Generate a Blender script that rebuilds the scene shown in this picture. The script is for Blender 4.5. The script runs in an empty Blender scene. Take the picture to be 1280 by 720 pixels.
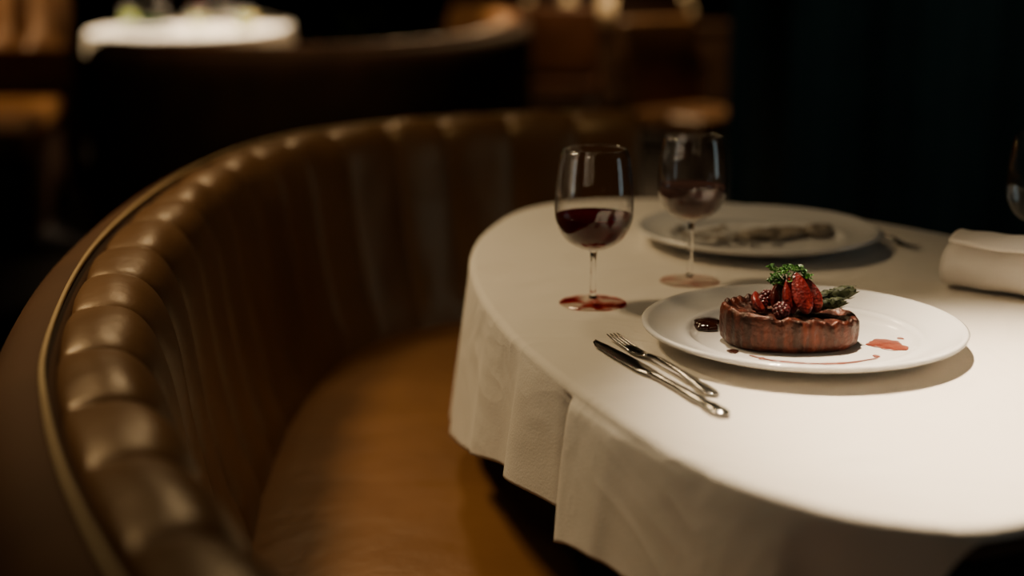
import bpy, bmesh, math, random
from mathutils import Vector, Matrix
random.seed(7)
scene = bpy.context.scene
col = scene.collection

# ------------------------------------------------------------------ helpers
def link(o):
    col.objects.link(o); return o

def new_mesh(name, verts, faces, mat=None, parent=None, smooth=True, loc=None, rot=None, label=None, category=None, kind=None, mats=None, group=None):
    me = bpy.data.meshes.new(name)
    me.from_pydata([tuple(v) for v in verts], [], faces)
    me.update()
    bm = bmesh.new(); bm.from_mesh(me)
    bmesh.ops.recalc_face_normals(bm, faces=bm.faces)
    bm.to_mesh(me); bm.free()
    if smooth:
        for p in me.polygons: p.use_smooth = True
    o = bpy.data.objects.new(name, me)
    link(o)
    if mat: me.materials.append(mat)
    if parent: o.parent = parent
    if loc is not None: o.location = loc
    if rot is not None: o.rotation_euler = rot
    if label: o["label"] = label
    if category: o["category"] = category
    if kind: o["kind"] = kind
    if group: o["group"] = group
    return o

def empty(name, loc, label, category, rotz=0.0, group=None, rot=None):
    e = bpy.data.objects.new(name, None)
    e.empty_display_size = 0.05
    link(e); e.location = loc
    e.rotation_euler = rot if rot else (0, 0, rotz)
    e["label"] = label; e["category"] = category
    if group: e["group"] = group
    return e

class MB:
    """mesh builder"""
    def __init__(s): s.v = []; s.f = []
    def add(s, v, f):
        b = len(s.v); s.v += [tuple(x) for x in v]; s.f += [[i + b for i in q] for q in f]
    def loft(s, rings, closed=True, cap0=True, cap1=True):
        n = len(rings[0]); b = len(s.v)
        for r in rings: s.v += [tuple(x) for x in r]
        for i in range(len(rings) - 1):
            for j in range(n if closed else n - 1):
                k = (j + 1) % n
                s.f.append([b + i*n + j, b + i*n + k, b + (i+1)*n + k, b + (i+1)*n + j])
        if closed and cap0: s.f.append([b + j for j in range(n)][::-1])
        if closed and cap1: s.f.append([b + (len(rings)-1)*n + j for j in range(n)])
    def lathe(s, prof, n=48, axis=(0, 0), z0=0.0):
        b = len(s.v); idx = []
        for (r, z) in prof:
            if r < 1e-6:
                idx.append([len(s.v)]); s.v.append((axis[0], axis[1], z + z0))
            else:
                row = []
                for j in range(n):
                    a = 2*math.pi*j/n
                    row.append(len(s.v)); s.v.append((axis[0] + r*math.cos(a), axis[1] + r*math.sin(a), z + z0))
                idx.append(row)
        for a, c in zip(idx[:-1], idx[1:]):
            for j in range(n):
                k = (j+1) % n
                if len(a) == 1 and len(c) == 1: continue
                if len(a) == 1: s.f.append([a[0], c[j], c[k]])
                elif len(c) == 1: s.f.append([a[j], c[0], a[k]])
                else: s.f.append([a[j], c[j], c[k], a[k]])
    def box(s, c, d, M=None):
        x, y, z = d[0]/2, d[1]/2, d[2]/2
        vs = [Vector((sx*x, sy*y, sz*z)) for sx in (-1, 1) for sy in (-1, 1) for sz in (-1, 1)]
        if M: vs = [M @ v for v in vs]
        vs = [v + Vector(c) for v in vs]
        s.add(vs, [[0,1,3,2],[4,6,7,5],[0,4,5,1],[2,3,7,6],[0,2,6,4],[1,5,7,3]])
    def tube(s, pts, rad, n=8):
        pts = [Vector(p) for p in pts]; rings = []
        for i, p in enumerate(pts):
            t = (pts[min(i+1, len(pts)-1)] - pts[max(i-1, 0)]).normalized()
            up = Vector((0, 0, 1)) if abs(t.z) < .95 else Vector((0, 1, 0))
            a = t.cross(up).normalized(); b2 = a.cross(t)
            r = rad[i] if isinstance(rad, (list, tuple)) else rad
            rings.append([p + a*r*math.cos(2*math.pi*j/n) + b2*r*math.sin(2*math.pi*j/n) for j in range(n)])
        s.loft(rings)
    def obj(s, name, mat, **k):
        return new_mesh(name, s.v, s.f, mat, **k)

def catmull(P, per=20, closed=False):
    out = []; n = len(P); m = n if closed else n - 1
    D = len(P[0])
    for i in range(m):
        def g(k):
            return P[k % n] if closed else P[max(0, min(n-1, k))]
        p0, p1, p2, p3 = g(i-1), g(i), g(i+1), g(i+2)
        for j in range(per):
            t = j/per
            out.append(tuple(0.5*((2*p1[d]) + (-p0[d]+p2[d])*t + (2*p0[d]-5*p1[d]+4*p2[d]-p3[d])*t*t + (-p0[d]+3*p1[d]-3*p2[d]+p3[d])*t**3) for d in range(D)))
    if not closed: out.append(tuple(P[-1]))
    return out

def smooth_pts(P, it, closed=False):
    for _ in range(it):
        n = len(P); Q = list(P)
        for i in range(n):
            if not closed and i in (0, n-1): continue
            a, b = P[(i-1) % n], P[(i+1) % n]
            Q[i] = tuple((a[d]+b[d]+2*P[i][d])/4 for d in range(len(P[i])))
        P = Q
    return P

def resample(P, n, closed=False):
    Q = list(P) + ([P[0]] if closed else [])
    L = [0]
    for a, b in zip(Q[:-1], Q[1:]): L.append(L[-1] + math.hypot(b[0]-a[0], b[1]-a[1]))
    out = []; k = 0; tot = L[-1]
    m = n if closed else n - 1
    for i in range(n):
        s = tot*i/m
        while k < len(L)-2 and L[k+1] < s: k += 1
        t = (s - L[k])/max(1e-9, L[k+1]-L[k])
        out.append(tuple(Q[k][d]*(1-t) + Q[k+1][d]*t for d in range(len(Q[0]))))
    return out, tot

# ------------------------------------------------------------------ materials
def mat_base(name):
    m = bpy.data.materials.new(name); m.use_nodes = True
    nt = m.node_tree; b = nt.nodes["Principled BSDF"]
    return m, nt, b

def pmat(name, c1, c2=None, rough=.5, metal=0, nscale=8, bump=0, bscale=60, bdist=.002, coat=0, sheen=0, spec=None, trans=0, ior=None, sss=0, detail=4, rvar=0, stint=None):
    m, nt, b = mat_base(name)
    N = nt.nodes; Lk = nt.links
    tc = N.new("ShaderNodeTexCoord")
    nz = N.new("ShaderNodeTexNoise"); nz.inputs["Scale"].default_value = nscale; nz.inputs["Detail"].default_value = detail
    Lk.new(tc.outputs["Object"], nz.inputs["Vector"])
    cr = N.new("ShaderNodeValToRGB")
    cr.color_ramp.elements[0].position = .35; cr.color_ramp.elements[1].position = .65
    cr.color_ramp.elements[0].color = (*c1, 1); cr.color_ramp.elements[1].color = (*(c2 or c1), 1)
    Lk.new(nz.outputs["Fac"], cr.inputs["Fac"]); Lk.new(cr.outputs["Color"], b.inputs["Base Color"])
    b.inputs["Roughness"].default_value = rough; b.inputs["Metallic"].default_value = metal
    if rvar:
        mr = N.new("ShaderNodeMapRange"); mr.inputs["To Min"].default_value = rough - rvar; mr.inputs["To Max"].default_value = rough + rvar
        Lk.new(nz.outputs["Fac"], mr.inputs["Value"]); Lk.new(mr.outputs["Result"], b.inputs["Roughness"])
    if coat: b.inputs["Coat Weight"].default_value = coat; b.inputs["Coat Roughness"].default_value = .15
    if sheen: b.inputs["Sheen Weight"].default_value = sheen
    if spec is not None: b.inputs["Specular IOR Level"].default_value = spec
    if stint: b.inputs["Specular Tint"].default_value = (*stint, 1)
    if trans: b.inputs["Transmission Weight"].default_value = trans
    if ior: b.inputs["IOR"].default_value = ior
    if bump:
        n2 = N.new("ShaderNodeTexNoise"); n2.inputs["Scale"].default_value = bscale; n2.inputs["Detail"].default_value = 6
        Lk.new(tc.outputs["Object"], n2.inputs["Vector"])
        bp = N.new("ShaderNodeBump"); bp.inputs["Strength"].default_value = bump; bp.inputs["Distance"].default_value = bdist
        Lk.new(n2.outputs["Fac"], bp.inputs["Height"]); Lk.new(bp.outputs["Normal"], b.inputs["Normal"])
    return m

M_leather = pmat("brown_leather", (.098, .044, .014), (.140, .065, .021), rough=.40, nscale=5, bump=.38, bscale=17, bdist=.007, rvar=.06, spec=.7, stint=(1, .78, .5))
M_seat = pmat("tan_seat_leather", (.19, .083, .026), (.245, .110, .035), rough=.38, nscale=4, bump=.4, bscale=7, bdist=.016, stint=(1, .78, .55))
M_shell = pmat("shell_leather", (.055, .024, .010), (.072, .032, .013), rough=.7, nscale=6, bump=.2, bscale=90, bdist=.001, spec=.25, stint=(1, .7, .45))
M_pipe = pmat("gold_piping", (.42, .29, .13), (.50, .36, .17), rough=.4)
M_darkleather = pmat("black_brown_leather", (.034, .015, .006), (.048, .021, .009), rough=.8, spec=.15)
M_rust = pmat("rust_leather", (.17, .075, .024), (.24, .11, .037), rough=.5)
M_brownch = pmat("red_brown_leather", (.10, .035, .013), (.15, .055, .02), rough=.5)
M_wood = pmat("dark_wood", (.03, .014, .007), (.055, .026, .012), rough=.4, nscale=10)
M_china = pmat("white_china", (.82, .80, .77), rough=.12, spec=.5, coat=.3)
M_silver = pmat("polished_steel", (.45, .43, .40), rough=.16, metal=1)
M_carpet = pmat("dark_carpet", (.012, .009, .008), (.022, .014, .010), rough=.95, nscale=40, bump=.5, bscale=300)
M_wall = pmat("dark_wall_paint", (.010, .011, .010), (.014, .015, .013), rough=.8, nscale=3)
M_ceil = pmat("dark_ceiling_paint", (.02, .018, .016), rough=.9)
M_curtain = pmat("dark_teal_velvet", (.003, .013, .011), (.006, .020, .017), rough=.8, sheen=.1)

def cloth_mat():
    m, nt, b = mat_base("white_linen")
    N = nt.nodes; L = nt.links
    tc = N.new("ShaderNodeTexCoord")
    nz = N.new("ShaderNodeTexNoise"); nz.inputs["Scale"].default_value = 5; nz.inputs["Detail"].default_value = 5; nz.inputs["Distortion"].default_value = .6
    L.new(tc.outputs["Object"], nz.inputs["Vector"])
    cr = N.new("ShaderNodeValToRGB"); cr.color_ramp.elements[0].color = (.77, .71, .63, 1); cr.color_ramp.elements[1].color = (.83, .78, .70, 1)
    L.new(nz.outputs["Fac"], cr.inputs["Fac"]); L.new(cr.outputs["Color"], b.inputs["Base Color"])
    b.inputs["Roughness"].default_value = .85; b.inputs["Specular IOR Level"].default_value = .25
    b.inputs["Sheen Weight"].default_value = .1
    rn = N.new("ShaderNodeTexNoise"); rn.inputs["Scale"].default_value = 7; rn.inputs["Detail"].default_value = 2; rn.inputs["Distortion"].default_value = 1.0
    L.new(tc.outputs["Object"], rn.inputs["Vector"])
    s1 = N.new("ShaderNodeMath"); s1.operation = 'SUBTRACT'; s1.inputs[1].default_value = .5; L.new(rn.outputs["Fac"], s1.inputs[0])
    s2 = N.new("ShaderNodeMath"); s2.operation = 'ABSOLUTE'; L.new(s1.outputs[0], s2.inputs[0])
    s3 = N.new("ShaderNodeMath"); s3.operation = 'MULTIPLY'; s3.inputs[1].default_value = -1.8; L.new(s2.outputs[0], s3.inputs[0])
    w = N.new("ShaderNodeTexNoise"); w.inputs["Scale"].default_value = 500; w.inputs["Detail"].default_value = 2
    L.new(tc.outputs["Object"], w.inputs["Vector"])
    mx = N.new("ShaderNodeMath"); mx.operation = 'MULTIPLY_ADD'; mx.inputs[1].default_value = .08
    L.new(w.outputs["Fac"], mx.inputs[0]); L.new(nz.outputs["Fac"], mx.inputs[2])
    ad = N.new("ShaderNodeMath"); ad.operation = 'ADD'; L.new(mx.outputs[0], ad.inputs[0]); L.new(s3.outputs[0], ad.inputs[1])
    bp = N.new("ShaderNodeBump"); bp.inputs["Strength"].default_value = .4; bp.inputs["Distance"].default_value = .012
    L.new(ad.outputs[0], bp.inputs["Height"]); L.new(bp.outputs["Normal"], b.inputs["Normal"])
    return m
M_cloth = cloth_mat()

def thin_glass(name, tint, base=.015, gain=.95, power=3.0, caustic_tint=None):
    m = bpy.data.materials.new(name); m.use_nodes = True
    nt = m.node_tree; nt.nodes.clear(); N = nt.nodes; L = nt.links
    out = N.new("ShaderNodeOutputMaterial"); mix = N.new("ShaderNodeMixShader")
    tr = N.new("ShaderNodeBsdfTransparent"); tr.inputs["Color"].default_value = (*tint, 1)
    if caustic_tint:
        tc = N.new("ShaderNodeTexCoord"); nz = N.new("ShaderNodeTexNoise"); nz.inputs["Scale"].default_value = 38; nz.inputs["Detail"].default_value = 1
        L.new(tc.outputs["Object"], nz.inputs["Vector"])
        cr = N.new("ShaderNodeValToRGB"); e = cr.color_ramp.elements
        e[0].position = .48; e[0].color = (*tint, 1); e[1].position = .62; e[1].color = (*caustic_tint, 1)
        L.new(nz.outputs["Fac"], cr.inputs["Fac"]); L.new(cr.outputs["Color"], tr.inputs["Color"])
    gl = N.new("ShaderNodeBsdfGlossy"); gl.inputs["Roughness"].default_value = .03
    lw = N.new("ShaderNodeLayerWeight"); lw.inputs["Blend"].default_value = .5
    pw = N.new("ShaderNodeMath"); pw.operation = 'POWER'; pw.inputs[1].default_value = power
    ma = N.new("ShaderNodeMath"); ma.operation = 'MULTIPLY_ADD'; ma.inputs[1].default_value = gain; ma.inputs[2].default_value = base
    L.new(lw.outputs["Facing"], pw.inputs[0]); L.new(pw.outputs[0], ma.inputs[0])
    L.new(ma.outputs[0], mix.inputs[0]); L.new(tr.outputs[0], mix.inputs[1]); L.new(gl.outputs[0], mix.inputs[2])
    L.new(mix.outputs[0], out.inputs[0])
    return m
M_thin = thin_glass("thin_clear_glass", (.995, .995, .995), .030, .9, 3.0)
M_caustic = thin_glass("foot_painted_caustic", (.965, .93, .91), .03, .4, caustic_tint=(.66, .18, .17))  # red patches paint the wine's caustic into the foot glass
M_caustic_faint = thin_glass("foot_painted_caustic_faint", (.97, .94, .92), .03, .4, caustic_tint=(.93, .80, .78))  # fainter painted caustic for the rear glass foot
M_footc = thin_glass("foot_glass", (.96, .95, .93), .03, .4)
M_glass = pmat("clear_glass", (1, 1, 1), rough=.01, trans=1, ior=1.48)
M_wine = pmat("red_wine", (.060, .002, .005), rough=.12, spec=.12)
M_wine2 = pmat("translucent_wine", (.105, .055, .050), rough=.12, spec=.12)

def emis(name, c, st):
    m = bpy.data.materials.new(name); m.use_nodes = True; nt = m.node_tree; b = nt.nodes["Principled BSDF"]
    b.inputs["Base Color"].default_value = (*c, 1); b.inputs["Emission Color"].default_value = (*c, 1); b.inputs["Emission Strength"].default_value = st
    return m
M_flame = emis("candle_flame", (1, .55, .18), 14)
M_wax = pmat("candle_wax", (.7, .5, .28), (.8, .6, .35), rough=.5)

# ------------------------------------------------------------------ camera
CAMZ = 1.126
cam_d = bpy.data.cameras.new("camera"); cam = bpy.data.objects.new("camera", cam_d); link(cam)
cam.location = (0, 0, CAMZ); cam.rotation_euler = (math.radians(90 - 13.75), 0, 0)
cam_d.lens = 50; cam_d.sensor_width = 36
cam_d.dof.use_dof = True; cam_d.dof.focus_distance = 1.36; cam_d.dof.aperture_fstop = 1.9
cam_d.clip_start = .02
scene.camera = cam

# ------------------------------------------------------------------ room shell
def plane(name, c, dx, dy, mat, rot=(0, 0, 0)):
    v = [(-dx/2, -dy/2, 0), (dx/2, -dy/2, 0), (dx/2, dy/2, 0), (-dx/2, dy/2, 0)]
    return new_mesh(name, v, [[0, 1, 2, 3]], mat, smooth=False, loc=c, rot=rot, kind="structure", label="dark restaurant " + name.split("_")[0])
plane("floor", (0, 4.5, 0), 9, 13, M_carpet)
plane("ceiling", (0, 4.5, 2.9), 9, 13, M_ceil, (math.pi, 0, 0))
plane("wall_back", (0, 11, 1.45), 9, 2.9, M_wall, (math.pi/2, 0, 0))
plane("wall_front", (0, -2, 1.45), 9, 2.9, M_wall, (-math.pi/2, 0, 0))
plane("wall_left", (-4.5, 4.5, 1.45), 2.9, 13, M_wall, (0, math.pi/2, 0))
plane("wall_right", (4.5, 4.5, 1.45), 2.9, 13, M_wall, (0, -math.pi/2, 0))
# unseen glowing panels with mullions, added for reflections in the glasses
def glow_panel_mat(name, colr, st):
    m = bpy.data.materials.new(name); m.use_nodes = True; nt = m.node_tree; nt.nodes.clear()
    out = nt.nodes.new("ShaderNodeOutputMaterial"); em = nt.nodes.new("ShaderNodeEmission")
    tc = nt.nodes.new("ShaderNodeTexCoord"); nz = nt.nodes.new("ShaderNodeTexNoise"); nz.inputs["Scale"].default_value = 1.5
    cr = nt.nodes.new("ShaderNodeValToRGB"); cr.color_ramp.elements[0].color = (colr[0]*.5, colr[1]*.5, colr[2]*.5, 1); cr.color_ramp.elements[1].color = (*colr, 1)
    nt.links.new(tc.outputs["Object"], nz.inputs["Vector"]); nt.links.new(nz.outputs["Fac"], cr.inputs["Fac"]); nt.links.new(cr.outputs["Color"], em.inputs["Color"])
    em.inputs["Strength"].default_value = st
    nt.links.new(em.outputs[0], out.inputs[0]); return m
M_glow_panel = glow_panel_mat("added_glow_surface", (.60, .75, .78), 1.8)
def glow_panel(name, x, y, w, h, zc):
    mb = MB(); sgn = -1 if x > 0 else 1
    mb.box((0, 0, 0), (.012, w, h))
    o = mb.obj(name, M_glow_panel, loc=(x + sgn*.012, y, zc), smooth=False, kind="structure", label="tall window added for glass reflections")
    mb = MB()
    for yy in (-w/2, 0, w/2): mb.box((0, yy, 0), (.05, .06, h+.06))
    for zz in (-h/2, 0, h/2): mb.box((0, 0, zz), (.05, w+.06, .06))
    return mb
mbw = glow_panel("glow_panel_1", 4.5, .9, 1.3, 1.9, 1.5)
mbw.obj("trim_1", M_wood, loc=(4.46, .9, 1.5), smooth=False, kind="structure", label="added dark wooden window frame")
mbw = glow_panel("glow_panel_2", -4.5, -.3, 1.1, 1.9, 1.5)
mbw.obj("trim_2", M_wood, loc=(-4.46, -.3, 1.5), smooth=False, kind="structure", label="added dark wooden window frame")

# ------------------------------------------------------------------ booth
def make_booth(name, label, ctrl, inner, sign, top=.80, chan=.112, mats=None, npath=460, so=1.0, group=None, amp=.015, piper=.0024, wrk=1.0):
    P4 = [(a[0], a[1], b[0], b[1]) for a, b in zip(ctrl, inner)]
    P = smooth_pts(catmull(P4, 20), 60)
    P, tot = resample(P, npath)
    nrm = []
    for i in range(len(P)):
        a = P[max(0, i-1)]; b = P[min(len(P)-1, i+1)]
        t = Vector((b[0]-a[0], b[1]-a[1])).normalized()
        nrm.append(Vector((t.y, -t.x))*sign)
    base = empty(name, (P[len(P)//2][0], P[len(P)//2][1], 0), label, "booth", group=group)
    ox, oy = P[len(P)//2][0], P[len(P)//2][1]
    def pt(i, d, z): return (P[i][0] + nrm[i].x*d - ox, P[i][1] + nrm[i].y*d - oy, z)
    k = top - .80
    shell_prof = [(.03, .40+k), (.012, .76+k), (.008, top-.006), (-.004, top-.002), (-.02*so, top-.004), (-.04*so, top-.010), (-.056*so, top-.022), (-.066*so, top-.045), (-.070*so, top-.09), (-.072*so, .5), (-.072*so, .25), (-.072*so, .0), (.03, .0)]
    mb = MB(); mb.loft([[pt(i, d, z) for d, z in shell_prof] for i in range(0, len(P), 3)] )
    mb.obj("outer_shell", mats["shell"], parent=base)
    prof = catmull([(.008, top-.02), (.010, top-.002), (.022, top+.006), (.044, top+.009), (.068, top+.002), (.087, top-.021), (.099, top-.062), (.108, top-.13), (.119, top-.20), (.134, top-.27), (.150, top-.32), (.158, top-.365)], 4)
    nd = []
    for j in range(len(prof)):
        a = prof[max(0, j-1)]; b = prof[min(len(prof)-1, j+1)]
        t = Vector((b[0]-a[0], b[1]-a[1])).normalized(); nd.append((-t.y, t.x))
    rings = []
    nch = max(1, round(tot/chan))
    for i in range(len(P)):
        s = i/(len(P)-1)*nch
        s += .05*math.sin(s*1.9)
        ph = s - math.floor(s)
        c = abs(math.sin(math.pi*ph))**.38
        hid = math.floor(s)
        r = []
        for j, (d, z) in enumerate(prof):
            u = j/(len(prof)-1)
            w = min(1, u*4)*min(1, (1-u)*6)
            wr = wrk*(.0014*math.sin(hid*7.3 + u*12) + .0009*math.sin(hid*3.1 + u*23 + ph*4))*math.sin(math.pi*ph)*w
            off = (c - .9)*amp*(1+.10*math.sin(hid*2.9))*w + wr
            r.append(pt(i, d + nd[j][0]*off, z + nd[j][1]*off))
        r.append(pt(i, .02, prof[-1][1])); r.append(pt(i, .02, top-.05))
        rings.append(r)
    mb = MB(); mb.loft(rings)
    mb.obj("back_cushion", mats["cushion"], parent=base)
    mb = MB(); mb.tube([pt(i, -.001, top+.0012) for i in range(0, len(P), 2)], piper, 8)
    mb.obj("piping", mats["piping"], parent=base, label="light tan piping cord")
    def sp(i, u, z):
        bx, by = P[i][0] + nrm[i].x*.10, P[i][1] + nrm[i].y*.10
        fx, fy = P[i][2], P[i][3]
        return (bx*(1-u) + fx*u - ox, by*(1-u) + fy*u - oy, z)
    sprof = [(0, .33), (0, .43), (.05, .443), (.2, .452), (.45, .457), (.7, .455), (.86, .448), (.94, .438), (.985, .42), (1, .395), (1, .35), (.985, .33)]
    mb = MB(); mb.loft([[sp(i, u, z) for u, z in sprof] for i in range(2, len(P)-2, 4)])
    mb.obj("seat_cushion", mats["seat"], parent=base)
    bprof = [(0.0, 0), (0.0, .328), (.93, .328), (.93, 0)]
    mb = MB(); mb.loft([[sp(i, u, z) for u, z in bprof] for i in range(2, len(P)-2, 6)])
    mb.obj("seat_base", M_wood, parent=base, smooth=False)
    return base

ctrl = [(-.08, .48), (-.15, .59), (-.213, .70), (-.283, .844), (-.34, .988), (-.385, 1.13), (-.445, 1.43), (-.472, 1.726), (-.470, 2.06), (-.415, 2.36), (-.29, 2.56), (-.125, 2.68), (.06, 2.76), (.235, 2.79)]
inner = [(.36, .78), (.33, .88), (.28, .98), (.23, 1.09), (.185, 1.19), (.15, 1.29), (.10, 1.46), (.065, 1.68), (.07, 1.90), (.10, 2.06), (.15, 2.18), (.21, 2.25), (.28, 2.31), (.36, 2.35)]
make_booth("curved_booth", "curved brown leather booth with channelled back and gold piping", ctrl, inner, 1, chan=.138,
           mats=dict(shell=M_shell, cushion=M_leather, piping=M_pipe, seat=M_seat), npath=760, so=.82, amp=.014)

ctrl2 = [(-1.34, 4.72), (-1.05, 4.48), (-.70, 4.42), (-.36, 4.60), (-.12, 5.05), (-.01, 5.6), (.02, 6.3), (-.05, 7.0), (-.25, 7.6)]
inner2 = [(-1.38, 5.3), (-1.2, 5.2), (-.98, 5.2), (-.80, 5.3), (-.66, 5.55), (-.58, 5.9), (-.56, 6.35), (-.62, 6.8), (-.72, 7.2)]
make_booth("curved_booth.001", "dark curved leather booth around a white clothed table", ctrl2, inner2, -1,
           mats=dict(shell=M_darkleather, cushion=M_rust, piping=M_brownch, seat=M_rust), npath=300, piper=.012)

ctrl3 = [(-3.4, 6.55), (-2.9, 6.55), (-2.4, 6.55), (-2.0, 6.55)]
inner3 = [(-3.4, 5.15), (-2.8, 5.15), (-2.2, 5.15), (-1.74, 5.15)]
make_booth("banquette", "tan leather banquette with vertical channelled back", ctrl3, inner3, 1, top=1.02, chan=.155, amp=.07,
           mats=dict(shell=M_shell, cushion=M_rust, piping=M_pipe, seat=M_seat), npath=200)

# ------------------------------------------------------------------ tables
def outline_norm(P, closed=True):
    n = len(P); out = []
    for i in range(n):
        a = P[(i-1) % n]; b = P[(i+1) % n]
        t = Vector((b[0]-a[0], b[1]-a[1])).normalized(); out.append(Vector((t.y, -t.x)))
    return out

def make_table(name, label, P, cx, cy, top=.75, group=None):
    base = empty(name, (cx, cy, 0), label, "table", group=group)
    nr = outline_norm(P); n = len(P)
    def ring(ins, z): return [(P[i][0] - nr[i].x*ins - cx, P[i][1] - nr[i].y*ins - cy, z) for i in range(0, n, 4)]
    mb = MB(); mb.loft([ring(.03, top-.040), ring(.018, top-.034), ring(.014, top-.018), ring(.018, top-.008), ring(.03, top-.003)])
    mb.obj("tabletop", M_wood, parent=base)
    mb = MB(); mb.lathe([(0, .03), (.045, .03), (.06, .06), (.045, .10), (.035, .2), (.035, .6), (.06, .68), (.10, top-.040), (0, top-.040)], 32)
    mb.obj("pedestal", M_wood, parent=base)
    mb = MB(); mb.lathe([(0, 0), (.17, 0), (.17, .012), (.10, .03), (0, .032)], 40)
    mb.obj("table_foot", M_wood, parent=base)
    return base

def make_cloth(name, label, P, drops, flare, top=.75, jumps=(), seed=0, group=None, famp=.010):
    n = len(P); nr = outline_norm(P)
    cx = sum(p[0] for p in P)/n; cy = sum(p[1] for p in P)/n
    L = [0]
    for i in range(1, n): L.append(L[-1] + math.hypot(P[i][0]-P[i-1][0], P[i][1]-P[i-1][1]))
    rng = random.Random(seed); ph = [rng.random()*6.28 for _ in range(6)]
    tot = L[-1]
    k1, k2, k3 = round(tot/.26), round(tot/.10), round(tot/.5)
    V = [(0, 0, top)]; F = []
    rows = []
    for f in [.08, .2, .35, .5, .65, .8, .9]:
        row = []
        for i in range(n):
            row.append(len(V)); x = P[i][0]-cx; y = P[i][1]-cy
            V.append((x*f, y*f, top))
        rows.append(row)
    R = .009
    for a in (0, 15, 30, 45, 60, 75, 90):
        aa = math.radians(a); row = []
        for i in range(n):
            row.append(len(V)); o = R*(math.sin(aa) - 1) + .001
            V.append((P[i][0]-cx + nr[i].x*o, P[i][1]-cy + nr[i].y*o, top - R*(1-math.cos(aa))))
        rows.append(row)
    K = 34
    pleats = []
    s0 = .03
    while s0 < tot:
        pleats.append((s0, rng.uniform(.4, 1.0), rng.uniform(.04, .065), rng.choice((-1, 1))))
        s0 += rng.uniform(.13, .23)
    for q in range(1, K+1):
        t = q/K; row = []
        for i in range(n):
            row.append(len(V)); s = L[i]/tot*2*math.pi
            d = drops[i]
            fold = .5*math.sin(k1*s+ph[0]+.9*math.sin(k3*s+ph[1])) + .25*math.sin(k3*s+ph[3])
            for (ps, pa, pw, sg) in pleats:
                x = (L[i]-ps + .02*(t-.5)*pa)*sg
                if abs(x) < .16:
                    fold += .85*pa*(math.exp(-(x/pw)**2) if x < 0 else math.exp(-(x/(pw*.33))**2))
            amp = min(1, d/.12)*famp
            o = .001 + flare[i]*t + amp*(t**.75)*(fold+.3)
            for (jl, h, wid) in jumps:
                x = L[i]-jl
                if x > -.006:
                    st = max(0, min(1, (x+.006)/.007)); st = st*st*(3-2*st)
                    o += h*st*math.exp(-max(0, x)/wid)*t**.4
                o -= .012*math.exp(-((x+.014)/.014)**2)*t**.4
            z = top - R - max(.001, d-R)*t
            V.append((P[i][0]-cx + nr[i].x*o, P[i][1]-cy + nr[i].y*o, z))
        rows.append(row)
    for i in range(n): F.append([0, rows[0][i], rows[0][(i+1) % n]])
    for a, b in zip(rows[:-1], rows[1:]):
        for i in range(n):
            k = (i+1) % n; F.append([a[i], b[i], b[k], a[k]])
    o = new_mesh(name, V, F, M_cloth, loc=(cx, cy, 0), label=label, category="tablecloth", group=group)
    sm = o.modifiers.new("thickness", 'SOLIDIFY'); sm.thickness = .0012; sm.offset = -1
    return o

# (x, y, drop, flare)
T = [(.023, 2.035, .24, .03), (-.035, 1.87, .24, .03), (-.052, 1.70, .225, .018), (-.037, 1.518, .18, .012), (.0, 1.34, .138, .004), (.0426, 1.208, .124, 0),
     (.093, 1.079, .120, 0), (.150, .970, .135, 0), (.2165, .905, .13, .0), (.262, .882, .085, .0), (.30, .874, .016, 0), (.345, .886, .010, 0), (.44, .94, .010, 0), (.55, 1.07, .12, .01), (.64, 1.25, .2, .02),
     (.69, 1.45, .24, .02), (.68, 1.65, .24, .02), (.60, 1.80, .24, .02), (.46, 1.97, .24, .02), (.30, 2.08, .24, .02), (.145, 2.105, .24, .02)]
TP = smooth_pts(catmull(T, 24, True), 45, True)
TP, tlen = resample(TP, 1200, True)
cum = 0; jl = 0; best = 9
for i in range(1, len(TP)):
    cum += math.hypot(TP[i][0]-TP[i-1][0], TP[i][1]-TP[i-1][1])
    dd = math.hypot(TP[i][0]-.055, TP[i][1]-1.172)
    if dd < best: best = dd; jl = cum
make_table("dining_table", "oval pedestal dining table under white tablecloth", TP, .34, 1.48)
drops = [p[2] for p in TP]
cum = 0
for i in range(len(TP)):
    if i: cum += math.hypot(TP[i][0]-TP[i-1][0], TP[i][1]-TP[i-1][1])
    x = cum-jl
    if -.006 < x < .12: drops[i] += .018*math.exp(-max(0, x)/.05)
make_cloth("tablecloth", "white linen tablecloth draped over oval dining table", TP, drops, [p[3] for p in TP], jumps=[(jl, .022, .08)], seed=3)

B = [(-1.42 + .42*math.cos(a), 6.45 + .85*math.sin(a)) for a in [2*math.pi*i/200 for i in range(200)]]
make_table("dining_table.001", "small oval table beside the dark booth", B, -1.42, 6.45)
make_cloth("tablecloth.001", "white tablecloth on the table by the dark booth", B, [.09]*200, [.0]*200, seed=5)

# ------------------------------------------------------------------ tableware
def make_plate(name, label, loc, r=.153, group=None):
    k = r/.153
    p = [(0, .0045), (.085, .0045), (.098, .0047), (.103, .0060), (.1060, .0092), (.1085, .0116), (.1115, .0128), (.115, .0121), (.122, .0124), (.138, .0164), (.146, .0208), (.1500, .0230), (.153, .0214), (.152, .0188), (.146, .0160), (.125, .0085), (.110, .0070), (.100, .003), (.090, .0022), (.088, 0), (.083, 0), (.081, .0018), (0, .0018)]
    p = [(a*k, b) for a, b in p]
    mb = MB(); mb.lathe(p, 96)
    return mb.obj(name, M_china, loc=loc, label=label, category="plate", group=group)

PZ = .7503
main_plate = make_plate("dinner_plate", "round white china plate holding the steak", (.277, 1.31, PZ))
rear_plate = make_plate("dinner_plate.001", "round white plate with half eaten starter", (.312, 1.775, PZ))

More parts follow.
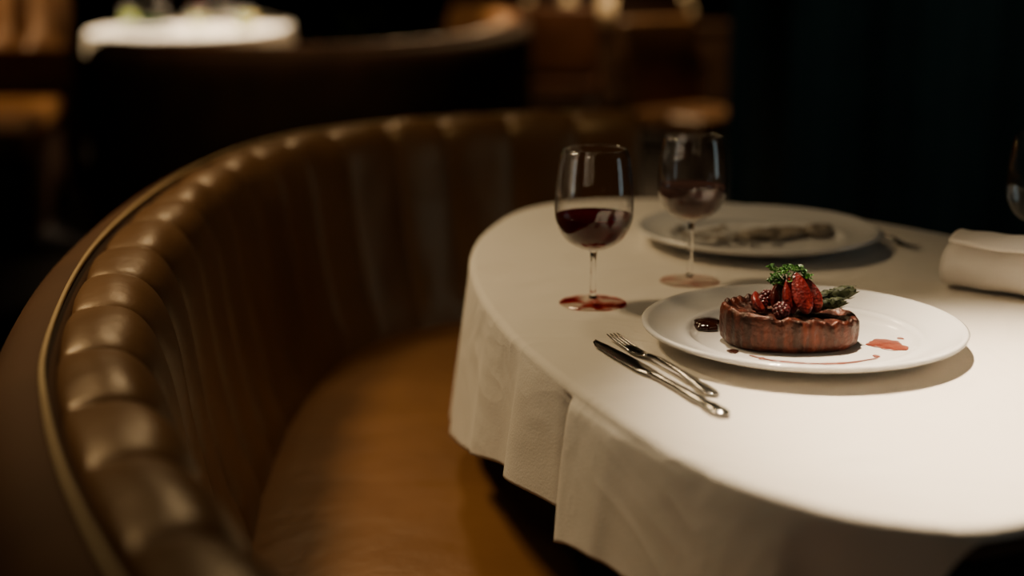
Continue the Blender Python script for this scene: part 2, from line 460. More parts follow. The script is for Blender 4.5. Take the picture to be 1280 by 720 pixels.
def wine_glass(name, label, loc, h=.165, bb=.058, rmax=.0415, rrim=.0335, wl=.098, wine=True, foot=.036, group="wine glasses", footmat=None, winemat=None):
    e = empty(name, loc, label, "wine glass", group=group)
    H = h - bb
    ctl = [(.0035, 0), (.015, .030), (.029, .12), (.0370, .27), (.039, .42), (.0386, .58), (.0368, .76), (.0346, .92), (.0335, 1)]
    k = rmax/.039
    ctl = [(a*k, b) for a, b in ctl]; ctl[-1] = (rrim, 1)
    pr = catmull(ctl, 6)
    outer = [(r, bb + z*H) for r, z in pr]
    inner = [(max(0, r-.0010), bb + z*H + (.0018 if i < 3 else .0)) for i, (r, z) in enumerate(pr)]
    prof = outer[:-1] + [(rrim, h-.001), (rrim+.0003, h), (rrim, h+.0007), (rrim-.0006, h+.0009), (rrim-.0012, h+.0005), (rrim-.0013, h-.0004)] + inner[:-1][::-1]
    prof = [(0, bb)] + prof + [(0, bb+.0022)]
    mb = MB(); mb.lathe(prof, 72); mb.obj("bowl", M_thin, parent=e)
    mb = MB(); mb.lathe([(0, .0042), (.0046, .006), (.0034, .012), (.0029, .03), (.0029, bb-.012), (.0036, bb-.003), (.0048, bb+.0004), (0, bb+.0006)], 24)
    mb.obj("stem", M_glass, parent=e)
    mb = MB(); mb.lathe([(0, 0), (foot-.001, 0), (foot, .0006), (foot-.001, .0013), (foot*.6, .0022), (.010, .0034), (.005, .0052), (0, .0056)], 64)
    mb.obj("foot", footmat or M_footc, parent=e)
    if wine:
        wi = [(0, bb+.003)]
        for r, z in inner:
            if z > bb+.004 and z < wl: wi.append((r-.0004, z))
        rl = wi[-1][0]
        wi += [(rl+.0001, wl), (rl-.001, wl-.0005), (0, wl-.0006)]
        mb = MB(); mb.lathe(wi, 64); mb.obj("wine", winemat or M_wine, parent=e, label="dark red wine" if winemat is None else "pale greyish red wine")
    return e
wine_glass("wine_glass", "stemmed glass of red wine beside the steak plate", (.086, 1.467, PZ), wl=.096, footmat=M_caustic)
wine_glass("wine_glass.001", "stemmed glass of red wine beside the used plate", (.201, 1.567, PZ), bb=.070, rmax=.0385, rrim=.0325, wl=.110, foot=.034, winemat=M_wine2, footmat=M_caustic_faint)
wine_glass("wine_glass.002", "empty stemmed glass behind the rolled napkin", (.606, 1.60, PZ), wine=False)

# cutlery -- along local +X from tip(0) to handle end
def flat_loft(mb, secs, n=12):
    rings = []
    for (x, w, t, z, y) in secs:
        rings.append([(x, y + w*math.cos(2*math.pi*j/n), z + t*math.sin(2*math.pi*j/n)) for j in range(n)])
    mb.loft(rings)
def knife(name, label, a, b, z, group):
    L = math.hypot(b[0]-a[0], b[1]-a[1]); ang = math.atan2(b[1]-a[1], b[0]-a[0])
    e = empty(name, (a[0], a[1], z), label, "knife", rotz=ang, group=group)
    mb = MB(); s = L/.24
    flat_loft(mb, [(0, .0005, .0004, .0024, .004), (.006*s, .0035, .0006, .0024, .0015), (.02*s, .0068, .0008, .0024, 0), (.06*s, .0088, .0009, .0024, 0), (.10*s, .0088, .001, .0026, 0), (.115*s, .0070, .0014, .003, 0), (.122*s, .004, .0022, .003, 0)])
    mb.obj("blade", M_silver, parent=e)
    mb = MB()
    flat_loft(mb, [(.118*s, .0040, .0024, .003, 0), (.121*s, .0054, .0028, .003, 0), (.124*s, .0042, .0026, .003, 0), (.128*s, .0052, .0028, .003, 0), (.132*s, .0040, .0026, .003, 0), (.165*s, .0048, .003, .0032, 0), (.195*s, .0066, .003, .0032, 0), (.207*s, .0054, .0026, .003, 0), (.214*s, .0074, .003, .003, 0), (.230*s, .0080, .0028, .003, 0), (.237*s, .0058, .002, .003, 0), (.24*s, .001, .0008, .003, 0)], 16)
    mb.obj("handle", M_silver, parent=e)
def fork(name, label, a, b, z, group):
    L = math.hypot(b[0]-a[0], b[1]-a[1]); ang = math.atan2(b[1]-a[1], b[0]-a[0])
    e = empty(name, (a[0], a[1], z), label, "fork", rotz=ang, group=group)
    mb = MB(); s = L/.20
    for k in range(4):
        y = (k-1.5)*.0036
        flat_loft(mb, [(0, .0006, .0005, .006, y), (.008*s, .0011, .0009, .005, y), (.025*s, .0013, .001, .0035, y), (.042*s, .0015, .0011, .0022, y), (.052*s, .0016, .0011, .0018, y*.95)], 8)
    flat_loft(mb, [(.030*s, .0064, .0011, .0028, 0), (.055*s, .0078, .0012, .0018, 0), (.064*s, .0072, .0014, .0022, 0), (.072*s, .0050, .0016, .0036, 0), (.080*s, .0034, .0018, .005, 0)], 16)
    mb.obj("fork_head", M_silver, parent=e)
    mb = MB()
    flat_loft(mb, [(.078*s, .0034, .0018, .0050, 0), (.10*s, .0030, .002, .0065, 0), (.14*s, .0040, .002, .0055, 0), (.160*s, .0056, .0020, .0043, 0), (.167*s, .0046, .0018, .0038, 0), (.174*s, .0066, .0020, .0034, 0), (.190*s, .0072, .0018, .0022, 0), (.197*s, .0052, .0013, .002, 0), (.2*s, .001, .0008, .002, 0)], 16)
    mb.obj("handle", M_silver, parent=e)
fork("fork", "polished silver fork beside the steak plate", (.0967, 1.325), (.1725, 1.146), PZ, "cutlery beside the steak plate")
knife("knife", "polished silver knife with tapered handle beside fork", (.0766, 1.315), (.1734, 1.092), PZ, "cutlery beside the steak plate")
fork("fork.001", "silver fork beside the used plate", (.505, 1.73), (.465, 1.85), PZ, "cutlery beside the used plate")

# napkin roll : a spiral sheet with visible layers
def napkin():
    a = Vector((.492, 1.545)); d = Vector((.80, -.60)).normalized(); Ln = .17
    turns = 3.1; nt_ = 170; nu = 26
    V = []; F = []
    zc = .034
    for q in range(nu+1):
        u = q/nu
        for j in range(nt_+1):
            s = j/nt_; th = 2*math.pi*turns*s + 1.75 + .12*math.sin(u*5)
            r = .006 + .0272*s**.8 + .0009*math.sin(3*th+u*6)*s + .0006*math.sin(u*23+th*2)
            if s > .88: r += .0080*((s-.88)/.12)**1.3
            lx = u*Ln + .005*math.sin(th*1.0+1)*s*(1-2*u) - .004*s*(1-2*u)*math.sin(th*.5)
            sq = 1.0 if math.sin(th) > 0 else .90
            V.append((lx, 1.0*r*math.cos(th), zc + sq*r*math.sin(th)))
    w = nt_+1
    for q in range(nu):
        for j in range(nt_):
            F.append([q*w+j, q*w+j+1, (q+1)*w+j+1, (q+1)*w+j])
    zmin = min(v[2] for v in V)
    o = new_mesh("rolled_napkin", V, F, M_cloth, loc=(a.x, a.y, PZ+.0015-zmin), rot=(0, 0, math.atan2(d.y, d.x)), label="white linen napkin rolled up on the tablecloth", category="napkin")
    sm = o.modifiers.new("thickness", 'SOLIDIFY'); sm.thickness = .0022; sm.offset = 0
napkin()

# ------------------------------------------------------------------ food
def meat_mat():
    m, nt, b = mat_base("seared_meat"); N = nt.nodes; L = nt.links
    tc = N.new("ShaderNodeTexCoord")
    mp = N.new("ShaderNodeMapping"); mp.inputs["Scale"].default_value = (1, 1, .3)
    L.new(tc.outputs["Object"], mp.inputs[0])
    nz = N.new("ShaderNodeTexNoise"); nz.inputs["Scale"].default_value = 120; nz.inputs["Detail"].default_value = 6
    L.new(mp.outputs[0], nz.inputs["Vector"])
    cr = N.new("ShaderNodeValToRGB"); e = cr.color_ramp.elements
    e[0].position = .40; e[0].color = (.010, .003, .002, 1); e[1].position = .70; e[1].color = (.095, .017, .007, 1)
    x = e.new(.54); x.color = (.044, .008, .004, 1)
    L.new(nz.outputs["Fac"], cr.inputs["Fac"]); L.new(cr.outputs["Color"], b.inputs["Base Color"])
    b.inputs["Roughness"].default_value = .36; b.inputs["Specular IOR Level"].default_value = .4
    b.inputs["Specular Tint"].default_value = (1, .62, .48, 1)
    b.inputs["Coat Weight"].default_value = .12; b.inputs["Coat Roughness"].default_value = .2
    n2 = N.new("ShaderNodeTexNoise"); n2.inputs["Scale"].default_value = 240; n2.inputs["Detail"].default_value = 6
    L.new(tc.outputs["Object"], n2.inputs["Vector"])
    bp = N.new("ShaderNodeBump"); bp.inputs["Strength"].default_value = 1; bp.inputs["Distance"].default_value = .002
    L.new(n2.outputs["Fac"], bp.inputs["Height"]); L.new(bp.outputs["Normal"], b.inputs["Normal"])
    return m
M_meat = meat_mat()
FZ = PZ + .0047   # plate well surface
def steak():
    n = 260; rings = []
    def rad(th):
        a, b2 = .062, .049
        r = a*b2/math.sqrt((b2*math.cos(th))**2 + (a*math.sin(th))**2)
        r *= 1 + .05*math.cos(2*th+.6) + .03*math.cos(3*th+1) + .012*math.sin(7*th) 
        r *= 1 - .10*math.exp(-((th-1.1)/.35)**2)
        return r
    sec = [(.05, 0), (.6, 0), (.93, .0005), (.985, .004), (1.0, .010), (1.005, .018), (1.0, .026), (.98, .0305), (.94, .0322), (.90, .0315), (.85, .0288), (.8, .0272), (.7, .0268), (.45, .0275), (.2, .0282), (.03, .0285)]
    for f, z in sec:
        r = []
        for j in range(n):
            th = 2*math.pi*j/n
            R = rad(th)*f
            if .003 < z and f > .9:
                g = math.sin(th*29 + math.sin(th*5)*2.5)
                g = g if g > 0 else -abs(g)**.6*1.3
                R *= 1 + .014*g*(.7+.3*math.sin(th*4.0+1))*(1 if z < .029 else .4)
            x, y = R*math.cos(th), R*math.sin(th)
            zz = z*(1 - .16*(x/.06)) if z > .001 else z
            zz += (.0014*math.sin(x*260)*math.cos(y*230) + .0009*math.sin(x*510+y*300) if z > .024 else 0)
            r.append((x, y, zz))
        rings.append(r)
    mb = MB(); mb.loft(rings)
    mb.obj("steak", M_meat, loc=(.262, 1.303, FZ), label="thick seared beef fillet steak on white plate", category="steak")
steak()
SX, SY, SZ = .262, 1.303, FZ + .0280

def straw_mat():
    m, nt, b = mat_base("strawberry_red"); N = nt.nodes; L = nt.links
    tc = N.new("ShaderNodeTexCoord")
    mp = N.new("ShaderNodeMapping"); mp.inputs["Scale"].default_value = (1, 1, .25); L.new(tc.outputs["Object"], mp.inputs[0])
    w = N.new("ShaderNodeTexNoise"); w.inputs["Scale"].default_value = 260; w.inputs["Detail"].default_value = 3; L.new(mp.outputs[0], w.inputs["Vector"])
    cr = N.new("ShaderNodeValToRGB"); e = cr.color_ramp.elements
    e[0].position = .42; e[0].color = (.07, .003, .003, 1); e[1].position = .76; e[1].color = (.40, .10, .06, 1)
    x = e.new(.6); x.color = (.15, .008, .007, 1)
    L.new(w.outputs["Fac"], cr.inputs["Fac"]); L.new(cr.outputs["Color"], b.inputs["Base Color"])
    b.inputs["Roughness"].default_value = .32; b.inputs["Coat Weight"].default_value = .15
    v = N.new("ShaderNodeTexVoronoi"); v.inputs["Scale"].default_value = 350; L.new(tc.outputs["Object"], v.inputs["Vector"])
    bp = N.new("ShaderNodeBump"); bp.inputs["Strength"].default_value = .6; bp.inputs["Distance"].default_value = .001
    L.new(v.outputs["Distance"], bp.inputs["Height"]); L.new(bp.outputs["Normal"], b.inputs["Normal"])
    return m
M_straw = straw_mat()
M_berry = pmat("dark_berry", (.035, .002, .003), (.11, .005, .007), rough=.35, nscale=120, coat=.15)
M_green = pmat("parsley_green", (.020, .078, .009), (.060, .18, .020), rough=.5, nscale=90)
M_asp = pmat("asparagus_green", (.009, .014, .004), (.028, .034, .010), rough=.6, nscale=150, spec=.15)
M_redsauce = pmat("red_sauce", (.13, .018, .009), (.24, .06, .03), rough=.3, nscale=90, coat=.1, bump=.5, bscale=300, bdist=.001)
M_darksauce = pmat("dark_sauce", (.018, .005, .003), (.04, .010, .005), rough=.1, nscale=60, coat=.5)

def strawberry(name, loc, rot, L=.034, r=.0115):
    ctl = [(0, 0), (.35, .03), (.75, .16), (1, .38), (.92, .6), (.6, .84), (.28, .97), (0, 1)]
    pr = catmull(ctl, 4); n = 28; rings = []
    for (a, z) in pr:
        a = max(a, .01)
        ring = []
        for j in range(n):
            th = 2*math.pi*j/n
            y = math.sin(th)
            y = y*(.8 if y > 0 else .28)
            ring.append((a*r*math.cos(th), a*r*y, z*L))
        rings.append(ring)
    mb = MB(); mb.loft(rings)
    return mb.obj(name, M_straw, loc=loc, rot=rot, label="sliced red strawberry wedge on top of steak", category="strawberry", group="strawberry wedges on the steak")
R = math.radians
strawberry("strawberry", (SX+.014, SY-.020, SZ+.004), (R(-34), R(-8), R(10)), L=.042, r=.0095)
strawberry("strawberry.001", (SX+.026, SY-.010, SZ+.003), (R(-22), R(-30), R(-20)), L=.036, r=.0090)
strawberry("strawberry.002", (SX+.001, SY-.014, SZ+.003), (R(-26), R(14), R(30)), L=.036, r=.0092)
strawberry("strawberry.003", (SX-.012, SY-.004, SZ+.003), (R(-20), R(36), R(40)), L=.032, r=.0095)
strawberry("strawberry.004", (SX-.030, SY-.020, SZ+.008), (R(-60), R(40), R(20)), L=.028, r=.0085)

def berry(name, loc, r=.0085):
    mb = MB(); k = 0
    bm = bmesh.new(); bmesh.ops.create_icosphere(bm, subdivisions=2, radius=1)
    sv = [v.co.copy() for v in bm.verts]; sf = [[v.index for v in f.verts] for f in bm.faces]; bm.free()
    N = 34
    for i in range(N):
        z = 1 - 2*(i+.5)/N; a = i*2.39996
        q = math.sqrt(1-z*z); c = Vector((q*math.cos(a), q*math.sin(a), z))*r*.78
        mb.add([c + v*r*.30 for v in sv], sf)
    mb.add([v*r*.75 for v in sv], sf)
    return mb.obj(name, M_berry, loc=loc, label="dark red berry with small drupelets on steak", category="berry", group="berries on the steak")
berry("raspberry", (SX-.012, SY-.026, SZ+.009), .0082)
berry("raspberry.001", (SX-.029, SY-.004, SZ+.010), .0082)
berry("raspberry.002", (SX-.019, SY+.010, SZ+.012), .0080)

def asparagus(name, a, b, label, k=1.0):
    a = Vector(a); b = Vector(b); d = b-a; L = d.length
    e = empty(name, a, label, "asparagus", group="asparagus tips on the steak")
    e.rotation_euler = d.to_track_quat('Z', 'Y').to_euler()
    mb = MB(); mb.lathe([(0, 0), (.0046*k, 0), (.0048*k, L*.3), (.0046*k, L*.6), (.0052*k, L*.72), (.005*k, L*.82), (.0034*k, L*.93), (0, L)], 18)
    mb.obj("spear", M_asp, parent=e)
    mb = MB()
    for i in range(34):
        h = .08*L + L*.84*(i/33)**.8; an = i*2.4
        r = (.005 if h < L*.82 else .005*(1-(h-L*.82)/(L*.2)))*k
        c, s = math.cos(an), math.sin(an); w = .0030
        p0 = Vector((c*r, s*r, h)); t = Vector((-s, c, 0))
        mb.add([p0 - t*w, p0 + t*w, p0 + Vector((-c*.0004, -s*.0004, .007)), p0 + Vector((c*.0008, s*.0008, .002))], [[0, 3, 2], [3, 1, 2], [0, 1, 3]])
    mb.obj("scales", M_asp, parent=e, smooth=False)
asparagus("asparagus_tip", (SX+.012, SY+.012, SZ+.006), (SX+.064, SY+.002, SZ+.022), "dark green asparagus tip resting on steak", 1.3)
asparagus("asparagus_tip.001", (SX+.018, SY+.001, SZ+.006), (SX+.052, SY-.004, SZ+.012), "grilled asparagus tip lying against strawberry")

def parsley(name, loc, s=1.0):
    e = empty(name, loc, "fresh green curly parsley sprig on top of steak", "parsley")
    st = MB(); lf = MB(); rng = random.Random(4)
    for k in range(18):
        az = k*0.7 + rng.uniform(-.3, .3); out = rng.uniform(.003, .017)*s; hh = rng.uniform(.002, .020)*s
        tip = Vector((math.cos(az)*out, math.sin(az)*out*.7, hh))
        st.tube([(0, 0, 0), tip*.5 + Vector((0, 0, .003)), tip], .0006, 5)
        for m in range(6):
            la = az + (m-2.5)*.75; ln = rng.uniform(.0045, .0085)*s
            dirv = Vector((math.cos(la), math.sin(la), rng.uniform(-.2, .9))).normalized()
            sd = dirv.cross(Vector((0, 0, 1))).normalized(); up = sd.cross(dirv)
            pts = [(0, .0), (.25, .42), (.4, .2), (.6, .55), (.72, .22), (.9, .3), (1, 0)]
            v = []
            for q, wv in pts: v.append(tip + dirv*ln*q + sd*ln*wv + up*ln*.18*math.sin(q*9+m))
            for q, wv in pts[1:-1][::-1]: v.append(tip + dirv*ln*q - sd*ln*wv + up*ln*.18*math.cos(q*9))
            c = tip + dirv*ln*.5 - up*ln*.05
            n = len(v); lf.add(v + [c], [[i, (i+1) % n, n] for i in range(n)])
    st.obj("stem", M_green, parent=e); lf.obj("leaves", M_green, parent=e, smooth=False)
parsley("parsley_sprig", (SX+.0, SY+.012, SZ+.019), 1.08)

def blob(name, loc, rx, ry, h, mat, label, seed=1, rot=0, rag=1.0):
    rng = random.Random(seed); ph = [rng.random()*6 for _ in range(4)]; n = 72; rings = []
    for f, z in [(1, 0), (1.0, .25), (.93, .6), (.75, .88), (.4, 1), (.02, 1)]:
        ring = []
        for j in range(n):
            t = 2*math.pi*j/n
            k = f*(1+rag*(.10*math.sin(2*t+ph[0])+.07*math.sin(3*t+ph[1])+.05*math.sin(5*t+ph[2])+.03*math.sin(11*t+ph[3])))
            ring.append((rx*k*math.cos(t), ry*k*math.sin(t), z*h))
        rings.append(ring)
    mb = MB(); mb.loft(rings)
    return mb.obj(name, mat, loc=loc, rot=(0, 0, rot), label=label, category="sauce", group="sauce on the steak plate")
blob("sauce_dollop", (.192, 1.355, FZ+.0003), .016, .018, .007, M_darksauce, "glossy dark brown sauce dollop on white plate", 2)
blob("sauce_spot", (.354, 1.290, FZ+.0002), .018, .018, .0010, M_redsauce, "smeared red brown sauce spot on white plate", 5, rag=1.3)
blob("sauce_spot.001", (.205, 1.268, FZ+.0002), .005, .007, .0010, M_darksauce, "small dark sauce drop on white plate", 8)
blob("sauce_spot.002", (.334, 1.252, FZ+.0002), .003, .004, .0008, M_redsauce, "small red sauce drop on white plate", 9)
blob("sauce_spot.003", (.372, 1.312, FZ+.0002), .003, .003, .0008, M_redsauce, "small red sauce drop on white plate", 12)
blob("sauce_spot.004", (.228, 1.244, FZ+.0002), .0028, .004, .0008, M_redsauce, "small red sauce drop on white plate", 14)
mb = MB(); pts = catmull([(.218, 1.254, 0), (.238, 1.237, 0), (.265, 1.2285, 0), (.298, 1.229, 0), (.334, 1.245, 0)], 14)
rings = []
for i, p in enumerate(pts):
    a = Vector(pts[max(0, i-1)]); b = Vector(pts[min(len(pts)-1, i+1)]); t = (b-a).normalized(); s = Vector((t.y, -t.x, 0))
    u = i/(len(pts)-1); w = .0005 + .0040*math.sin(math.pi*u)*(.6+.4*math.sin(u*23)*math.sin(u*41))
    P0 = Vector(p) - Vector((.277, 1.24, 0))
    rings.append([P0 + s*w, P0 + s*w*.6 + Vector((0, 0, .0006)), P0 - s*w*.6 + Vector((0, 0, .0006)), P0 - s*w])
mb.loft(rings); mb.obj("sauce_drizzle", M_redsauce, loc=(.277, 1.24, FZ+.0004), label="thin red sauce drizzle curved across white plate", category="sauce", group="sauce on the steak plate")

# food on rear plate
M_tan = pmat("roasted_beige", (.20, .16, .12), (.36, .30, .23), rough=.5, nscale=60)
M_olive = pmat("pale_leaf", (.19, .155, .12), (.32, .27, .21), rough=.55, nscale=80)
def fillet(name, loc, rx, ry, h, rot, mat, label, cat, seed):
    rng = random.Random(seed); ph = [rng.random()*6 for _ in range(4)]; n = 36; rings = []
    for f, z in [(.8, 0), (.97, .2), (1, .5), (.9, .8), (.65, .96), (.3, 1.02), (.02, 1)]:
        rings.append([(rx*f*(1+.08*math.sin(2*t+ph[0])+.05*math.sin(5*t+ph[1]))*math.cos(t), ry*f*(1+.1*math.sin(3*t+ph[2]))*math.sin(t), z*h*(1+.15*math.sin(t*2+ph[3]))) for t in [2*math.pi*j/n for j in range(n)]])
    mb = MB(); mb.loft(rings); mb.obj(name, mat, loc=loc, rot=(0, 0, rot), label=label, category=cat)
fillet("fish_fillet", (.335, 1.79, FZ), .050, .026, .011, R(20), M_tan, "pale roasted fish fillet on a used plate", "fish", 1)
fillet("bread_piece", (.395, 1.80, FZ+.001), .019, .020, .013, R(-15), M_tan, "torn piece of pale bread on used plate", "bread", 2)
def leafpile(name, loc, n, spread, label, s=.014, mat=None, zmax=.012, rise=.5):
    rng = random.Random(11); mb = MB()
    for k in range(n):
        c = Vector((rng.uniform(-spread, spread), rng.uniform(-spread, spread)*.6, rng.uniform(.001, zmax)))
        az = rng.random()*6.28; d = Vector((math.cos(az), math.sin(az), rng.uniform(.03, rise))).normalized(); sd = d.cross(Vector((0, 0, 1))).normalized()
        pts = [(0, 0), (.3, .3), (.6, .33), (.85, .18), (1, 0)]
        v = [c + d*s*q + sd*s*w for q, w in pts] + [c + d*s*q - sd*s*w for q, w in pts[1:-1][::-1]]
        m = len(v); mb.add(v + [c + d*s*.5 + Vector((0, 0, .001))], [[i, (i+1) % m, m] for i in range(m)])
    mb.obj(name, mat or M_olive, loc=loc, label=label, category="salad", kind="stuff", smooth=False)
leafpile("salad_leaves", (.275, 1.768, FZ+.002), 50, .060, "wilted pale brown salad leaves on used plate", .018, None, .011, .3)

# ------------------------------------------------------------------ background dining pieces
def chair(name, loc, rz, label, mat, group="leather dining chairs"):
    e = empty(name, loc, label, "chair", rotz=rz, group=group)
    def rb(nm, c, d, mt, bev=.02, rot=None):
        mb = MB(); mb.box((0, 0, 0), d); o = mb.obj(nm, mt, parent=e, loc=c, rot=rot)
        m = o.modifiers.new("bevel", 'BEVEL'); m.width = bev; m.segments = 4; return o
    rb("seat", (0, 0, .42), (.44, .44, .08), mat, .03)
    rb("backrest", (0, .225, .64), (.42, .06, .36), mat, .028, (R(-8), 0, 0))
    for sx, sy in ((-1, -1), (1, -1), (-1, 1), (1, 1)):
        mb = MB(); mb.tube([(sx*.19, sy*.19, 0), (sx*.175, sy*.175, .40)], [.012, .02], 8); mb.obj("leg", M_wood, parent=e)
    return e
chair("dining_chair", (.24, 7.4, 0), R(175), "red brown leather dining chair with dark wooden legs", M_brownch)
chair("dining_chair.001", (.76, 5.75, 0), R(40), "tan leather dining chair standing by the curtain", M_rust)
chair("dining_chair.002", (.85, 8.2, 0), R(160), "red brown leather chair near the sideboard", M_brownch)

# sideboard
e = empty("sideboard", (.6, 9.4, 0), "low dark wooden sideboard with cream vases on top", "sideboard")
for nm, c, d, mt in [("cabinet_body", (0, 0, .32), (2.2, .45, .48), M_wood), ("top_board", (0, 0, .58), (2.26, .49, .035), M_wood)]:
    mb = MB(); mb.box((0, 0, 0), d); mb.obj(nm, mt, parent=e, loc=c, smooth=False)
for sx in (-1, 1):
    for sy in (-1, 1):
        mb = MB(); mb.tube([(sx*1.0, sy*.17, 0), (sx*1.0, sy*.17, .08)], .025, 10); mb.obj("leg", M_wood, parent=e)
for k in range(4):
    mb = MB(); mb.box((0, 0, 0), (.5, .018, .42)); mb.obj("door", M_wood, parent=e, loc=(-.81+k*.54, -.234, .32), smooth=False)
M_cream = pmat("cream_ceramic", (.6, .46, .30), rough=.4)
for k, x in enumerate([.10, .36, .62, .86, 1.10]):
    mb = MB(); s = 1 + .2*(k % 3)
    mb.lathe([(0, 0), (.035*s, 0), (.06*s, .03*s), (.065*s, .07*s), (.04*s, .11*s), (.02*s, .14*s), (.026*s, .16*s), (.022*s, .16*s), (.015*s, .13*s), (0, .12*s)], 32)
    mb.obj("ceramic_vase" + ("" if k == 0 else ".%03d" % k), M_cream, loc=(x, 9.3, .598), label="cream ceramic vase on the wooden sideboard", category="vase", group="vases on the sideboard")
def candle(name, loc, label):
    e = empty(name, loc, label, "candle", group="lit votive candles")
    mb = MB(); mb.lathe([(0, 0), (.030, 0), (.034, .003), (.036, .07), (.0345, .07), (.032, .006), (0, .006)], 28); mb.obj("glass_holder", M_thin, parent=e)
    mb = MB(); mb.lathe([(0, .0065), (.030, .0065), (.030, .032), (0, .034)], 24); mb.obj("wax", M_wax, parent=e)
    mb = MB(); mb.lathe([(0, .034), (.004, .038), (.007, .046), (.004, .058), (0, .068)], 16); mb.obj("flame", M_flame, parent=e)
candle("candle", (.24, 9.25, .598), "lit votive candle in glass on the sideboard")
candle("candle.001", (.74, 9.25, .598), "lit votive candle in glass on the sideboard")
candle("candle.002", (-1.46, 6.72, PZ), "lit votive candle on distant white table")

# background table setting
make_plate("dinner_plate.002", "white plate with green salad on distant table", (-1.55, 6.12, PZ), .13)
make_plate("dinner_plate.003", "white plate on distant white tablecloth", (-1.28, 6.90, PZ), .13)
leafpile("salad_leaves.001", (-1.55, 6.12, FZ+.003), 60, .07, "fresh green salad leaves on distant plate", .04, M_green, .03)
wine_glass("wine_glass.003", "empty wine glass on distant white table", (-1.60, 6.55, PZ), wine=False)
wine_glass("wine_glass.004", "empty wine glass on distant white table", (-1.26, 6.36, PZ), wine=False)
wine_glass("wine_glass.005", "glass of red wine on distant white table", (-1.34, 6.18, PZ), wl=.10)
M_lemon = pmat("lemon_yellow", (.6, .45, .06), (.7, .55, .1), rough=.4, nscale=50)
M_lime = pmat("green_drink", (.25, .32, .04), (.35, .42, .06), rough=.2, nscale=20)
fillet("lemon", (-1.20, 6.62, PZ), .03, .024, .04, .4, M_lemon, "yellow lemon on distant white tablecloth", "lemon", 4)
for k, (x, y) in enumerate([(-1.70, 6.42), (-1.14, 6.15), (-1.40, 6.45)]):
    e = empty("tumbler" + ("" if k == 0 else ".%03d" % k), (x, y, PZ), "short tumbler of yellow green drink on white table", "drinking glass", group="tumblers on the distant table")
    mb = MB(); mb.lathe([(0, 0), (.030, 0), (.032, .002), (.036, .09), (.0345, .09), (.0305, .006), (0, .006)], 32); mb.obj("glass_body", M_thin, parent=e)
    mb = MB(); mb.lathe([(0, .0065), (.0300, .0065), (.0330, .06), (0, .06)], 32); mb.obj("drink", M_lime, parent=e)

# potted plant in the dark booth area
e = empty("potted_plant", (-.85, 7.75, 0), "dark leafy plant in tall black planter", "plant")
mb = MB(); mb.lathe([(0, 0), (.13, 0), (.16, .5), (.165, .52), (.15, .52), (.145, .48), (0, .48)], 32); mb.obj("planter", M_darkleather, parent=e)
rng = random.Random(2); mb = MB()
M_dkgreen = pmat("dark_foliage", (.010, .024, .010), (.026, .05, .018), rough=.5)
for k in range(60):
    az = rng.random()*6.28; el = rng.uniform(.3, 1.3); ln = rng.uniform(.22, .42)
    d = Vector((math.cos(az)*math.cos(el), math.sin(az)*math.cos(el), math.sin(el))); sd = d.cross(Vector((0, 0, 1))).normalized()
    b0 = Vector((0, 0, .49)) + Vector((d.x, d.y, 0))*.05; rr = []
    for q in range(7):
        u = q/6; c = b0 + d*ln*u - Vector((0, 0, .18*u*u*ln)); w = .03*math.sin(math.pi*min(1, u*.92+.06)); rr.append([c - sd*w, c + Vector((0, 0, .006)), c + sd*w])
    mb.loft(rr, closed=False)
mb.obj("foliage", M_dkgreen, parent=e)

# curtain
mb = MB(); rows = []
nx = 420
for z in [0.02, .5, 1.0, 1.6, 2.2, 2.75]:
    row = []
    for i in range(nx+1):
        u = i/nx; x = u*2.9
        row.append((x, .06*math.sin(x*2*math.pi/.36 + .9*math.sin(x*5)) + .006*math.sin(x*2*math.pi/.11) + .01*math.sin(z*2+x*4) + .0, z))
    rows.append(row)
mb.loft(rows, closed=False)
mb.obj("curtain", M_curtain, loc=(.74, 4.9, 0), rot=(0, 0, R(-4)), label="floor length dark teal velvet curtain", category="curtain")
mb = MB(); mb.tube([(0, 0, 0), (2.95, 0, 0)], .015, 12)
mb.obj("curtain_rod", M_wood, loc=(.72, 4.9, 2.78), rot=(0, 0, R(-4)), label="dark curtain rod above the velvet curtain", category="curtain rod")

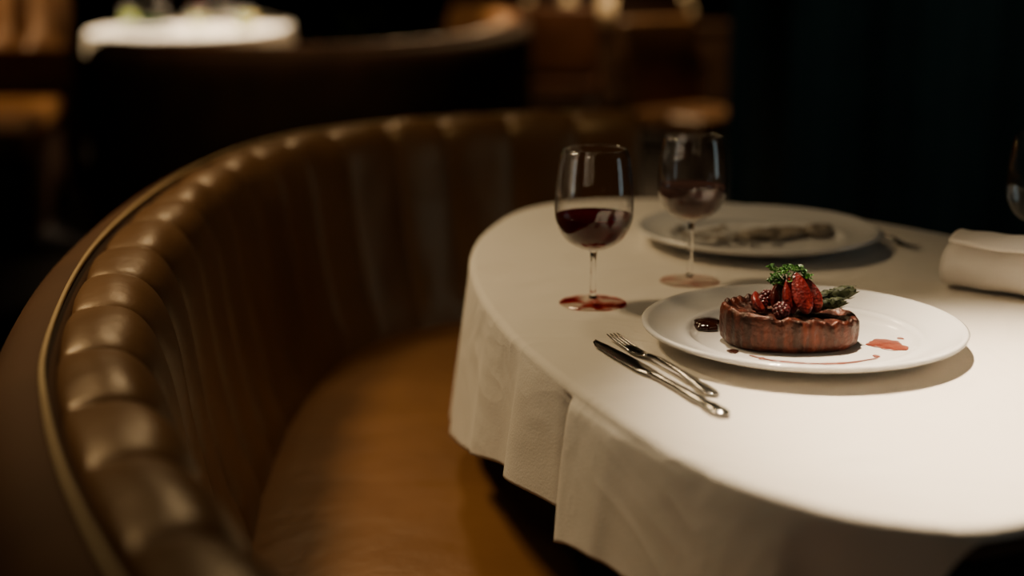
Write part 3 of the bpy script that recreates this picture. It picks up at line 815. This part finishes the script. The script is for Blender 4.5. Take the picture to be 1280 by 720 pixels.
# ------------------------------------------------------------------ lights
def spot(name, loc, target, energy, color, size=60, blend=.8, radius=.05):
    ld = bpy.data.lights.new(name, 'SPOT'); ld.energy = energy; ld.color = color
    ld.spot_size = R(size); ld.spot_blend = blend; ld.shadow_soft_size = radius
    o = bpy.data.objects.new(name, ld); link(o); o.location = loc
    o.rotation_euler = (Vector(target) - Vector(loc)).to_track_quat('-Z', 'Y').to_euler(); return o
W = (1.0, .79, .54); W2 = (1.0, .73, .40)
spot("spot_table", (.15, 1.72, 2.45), (.50, 1.03, .75), 800, W, 28.5, 1.0, .05)
spot("spot_booth", (-1.35, 1.95, 2.6), (-.32, 1.50, .5), 150, W2, 47, 1.0, .20)
spot("spot_booth_rear", (-.45, 3.5, 2.6), (-.40, 2.0, .7), 50, W2, 56, 1.0, .20)
spot("spot_booth_over", (.1, 1.6, 2.7), (-.05, 2.75, .6), 30, W2, 42, 1.0, .15)
spot("spot_fill", (-.9, -.6, 2.6), (-.2, .9, .7), 14, W, 42, 1.0, .2)  # fill behind the camera, added to lift the hanging cloth
spot("spot_rear_table", (-1.3, 6.3, 2.7), (-1.34, 6.2, .75), 850, W, 38, .9, .06)
spot("spot_rear_booth", (-.3, 7.0, 2.7), (-.2, 6.0, .75), 380, W2, 60, .9, .06)
spot("spot_rim", (-.7, 3.9, 2.7), (-.4, 4.7, .8), 80, W2, 60, 1, .1)
spot("spot_banquette", (-3.4, 5.9, 1.9), (-2.2, 6.5, .75), 160, W2, 80, .9, .06)
spot("spot_chairs", (.5, 6.2, 2.7), (.5, 6.6, .4), 170, W2, 60, .9, .06)
spot("spot_sideboard", (.7, 8.6, 2.7), (.7, 9.3, .6), 400, W2, 60, .9, .06)
spot("spot_curtain", (1.6, 3.6, 2.7), (1.7, 4.9, .8), 26, (.6, .95, .85), 70, 1, .06)
w = bpy.data.worlds.new("world"); scene.world = w; w.use_nodes = True
w.node_tree.nodes["Background"].inputs[0].default_value = (.03, .025, .02, 1)
w.node_tree.nodes["Background"].inputs[1].default_value = .3
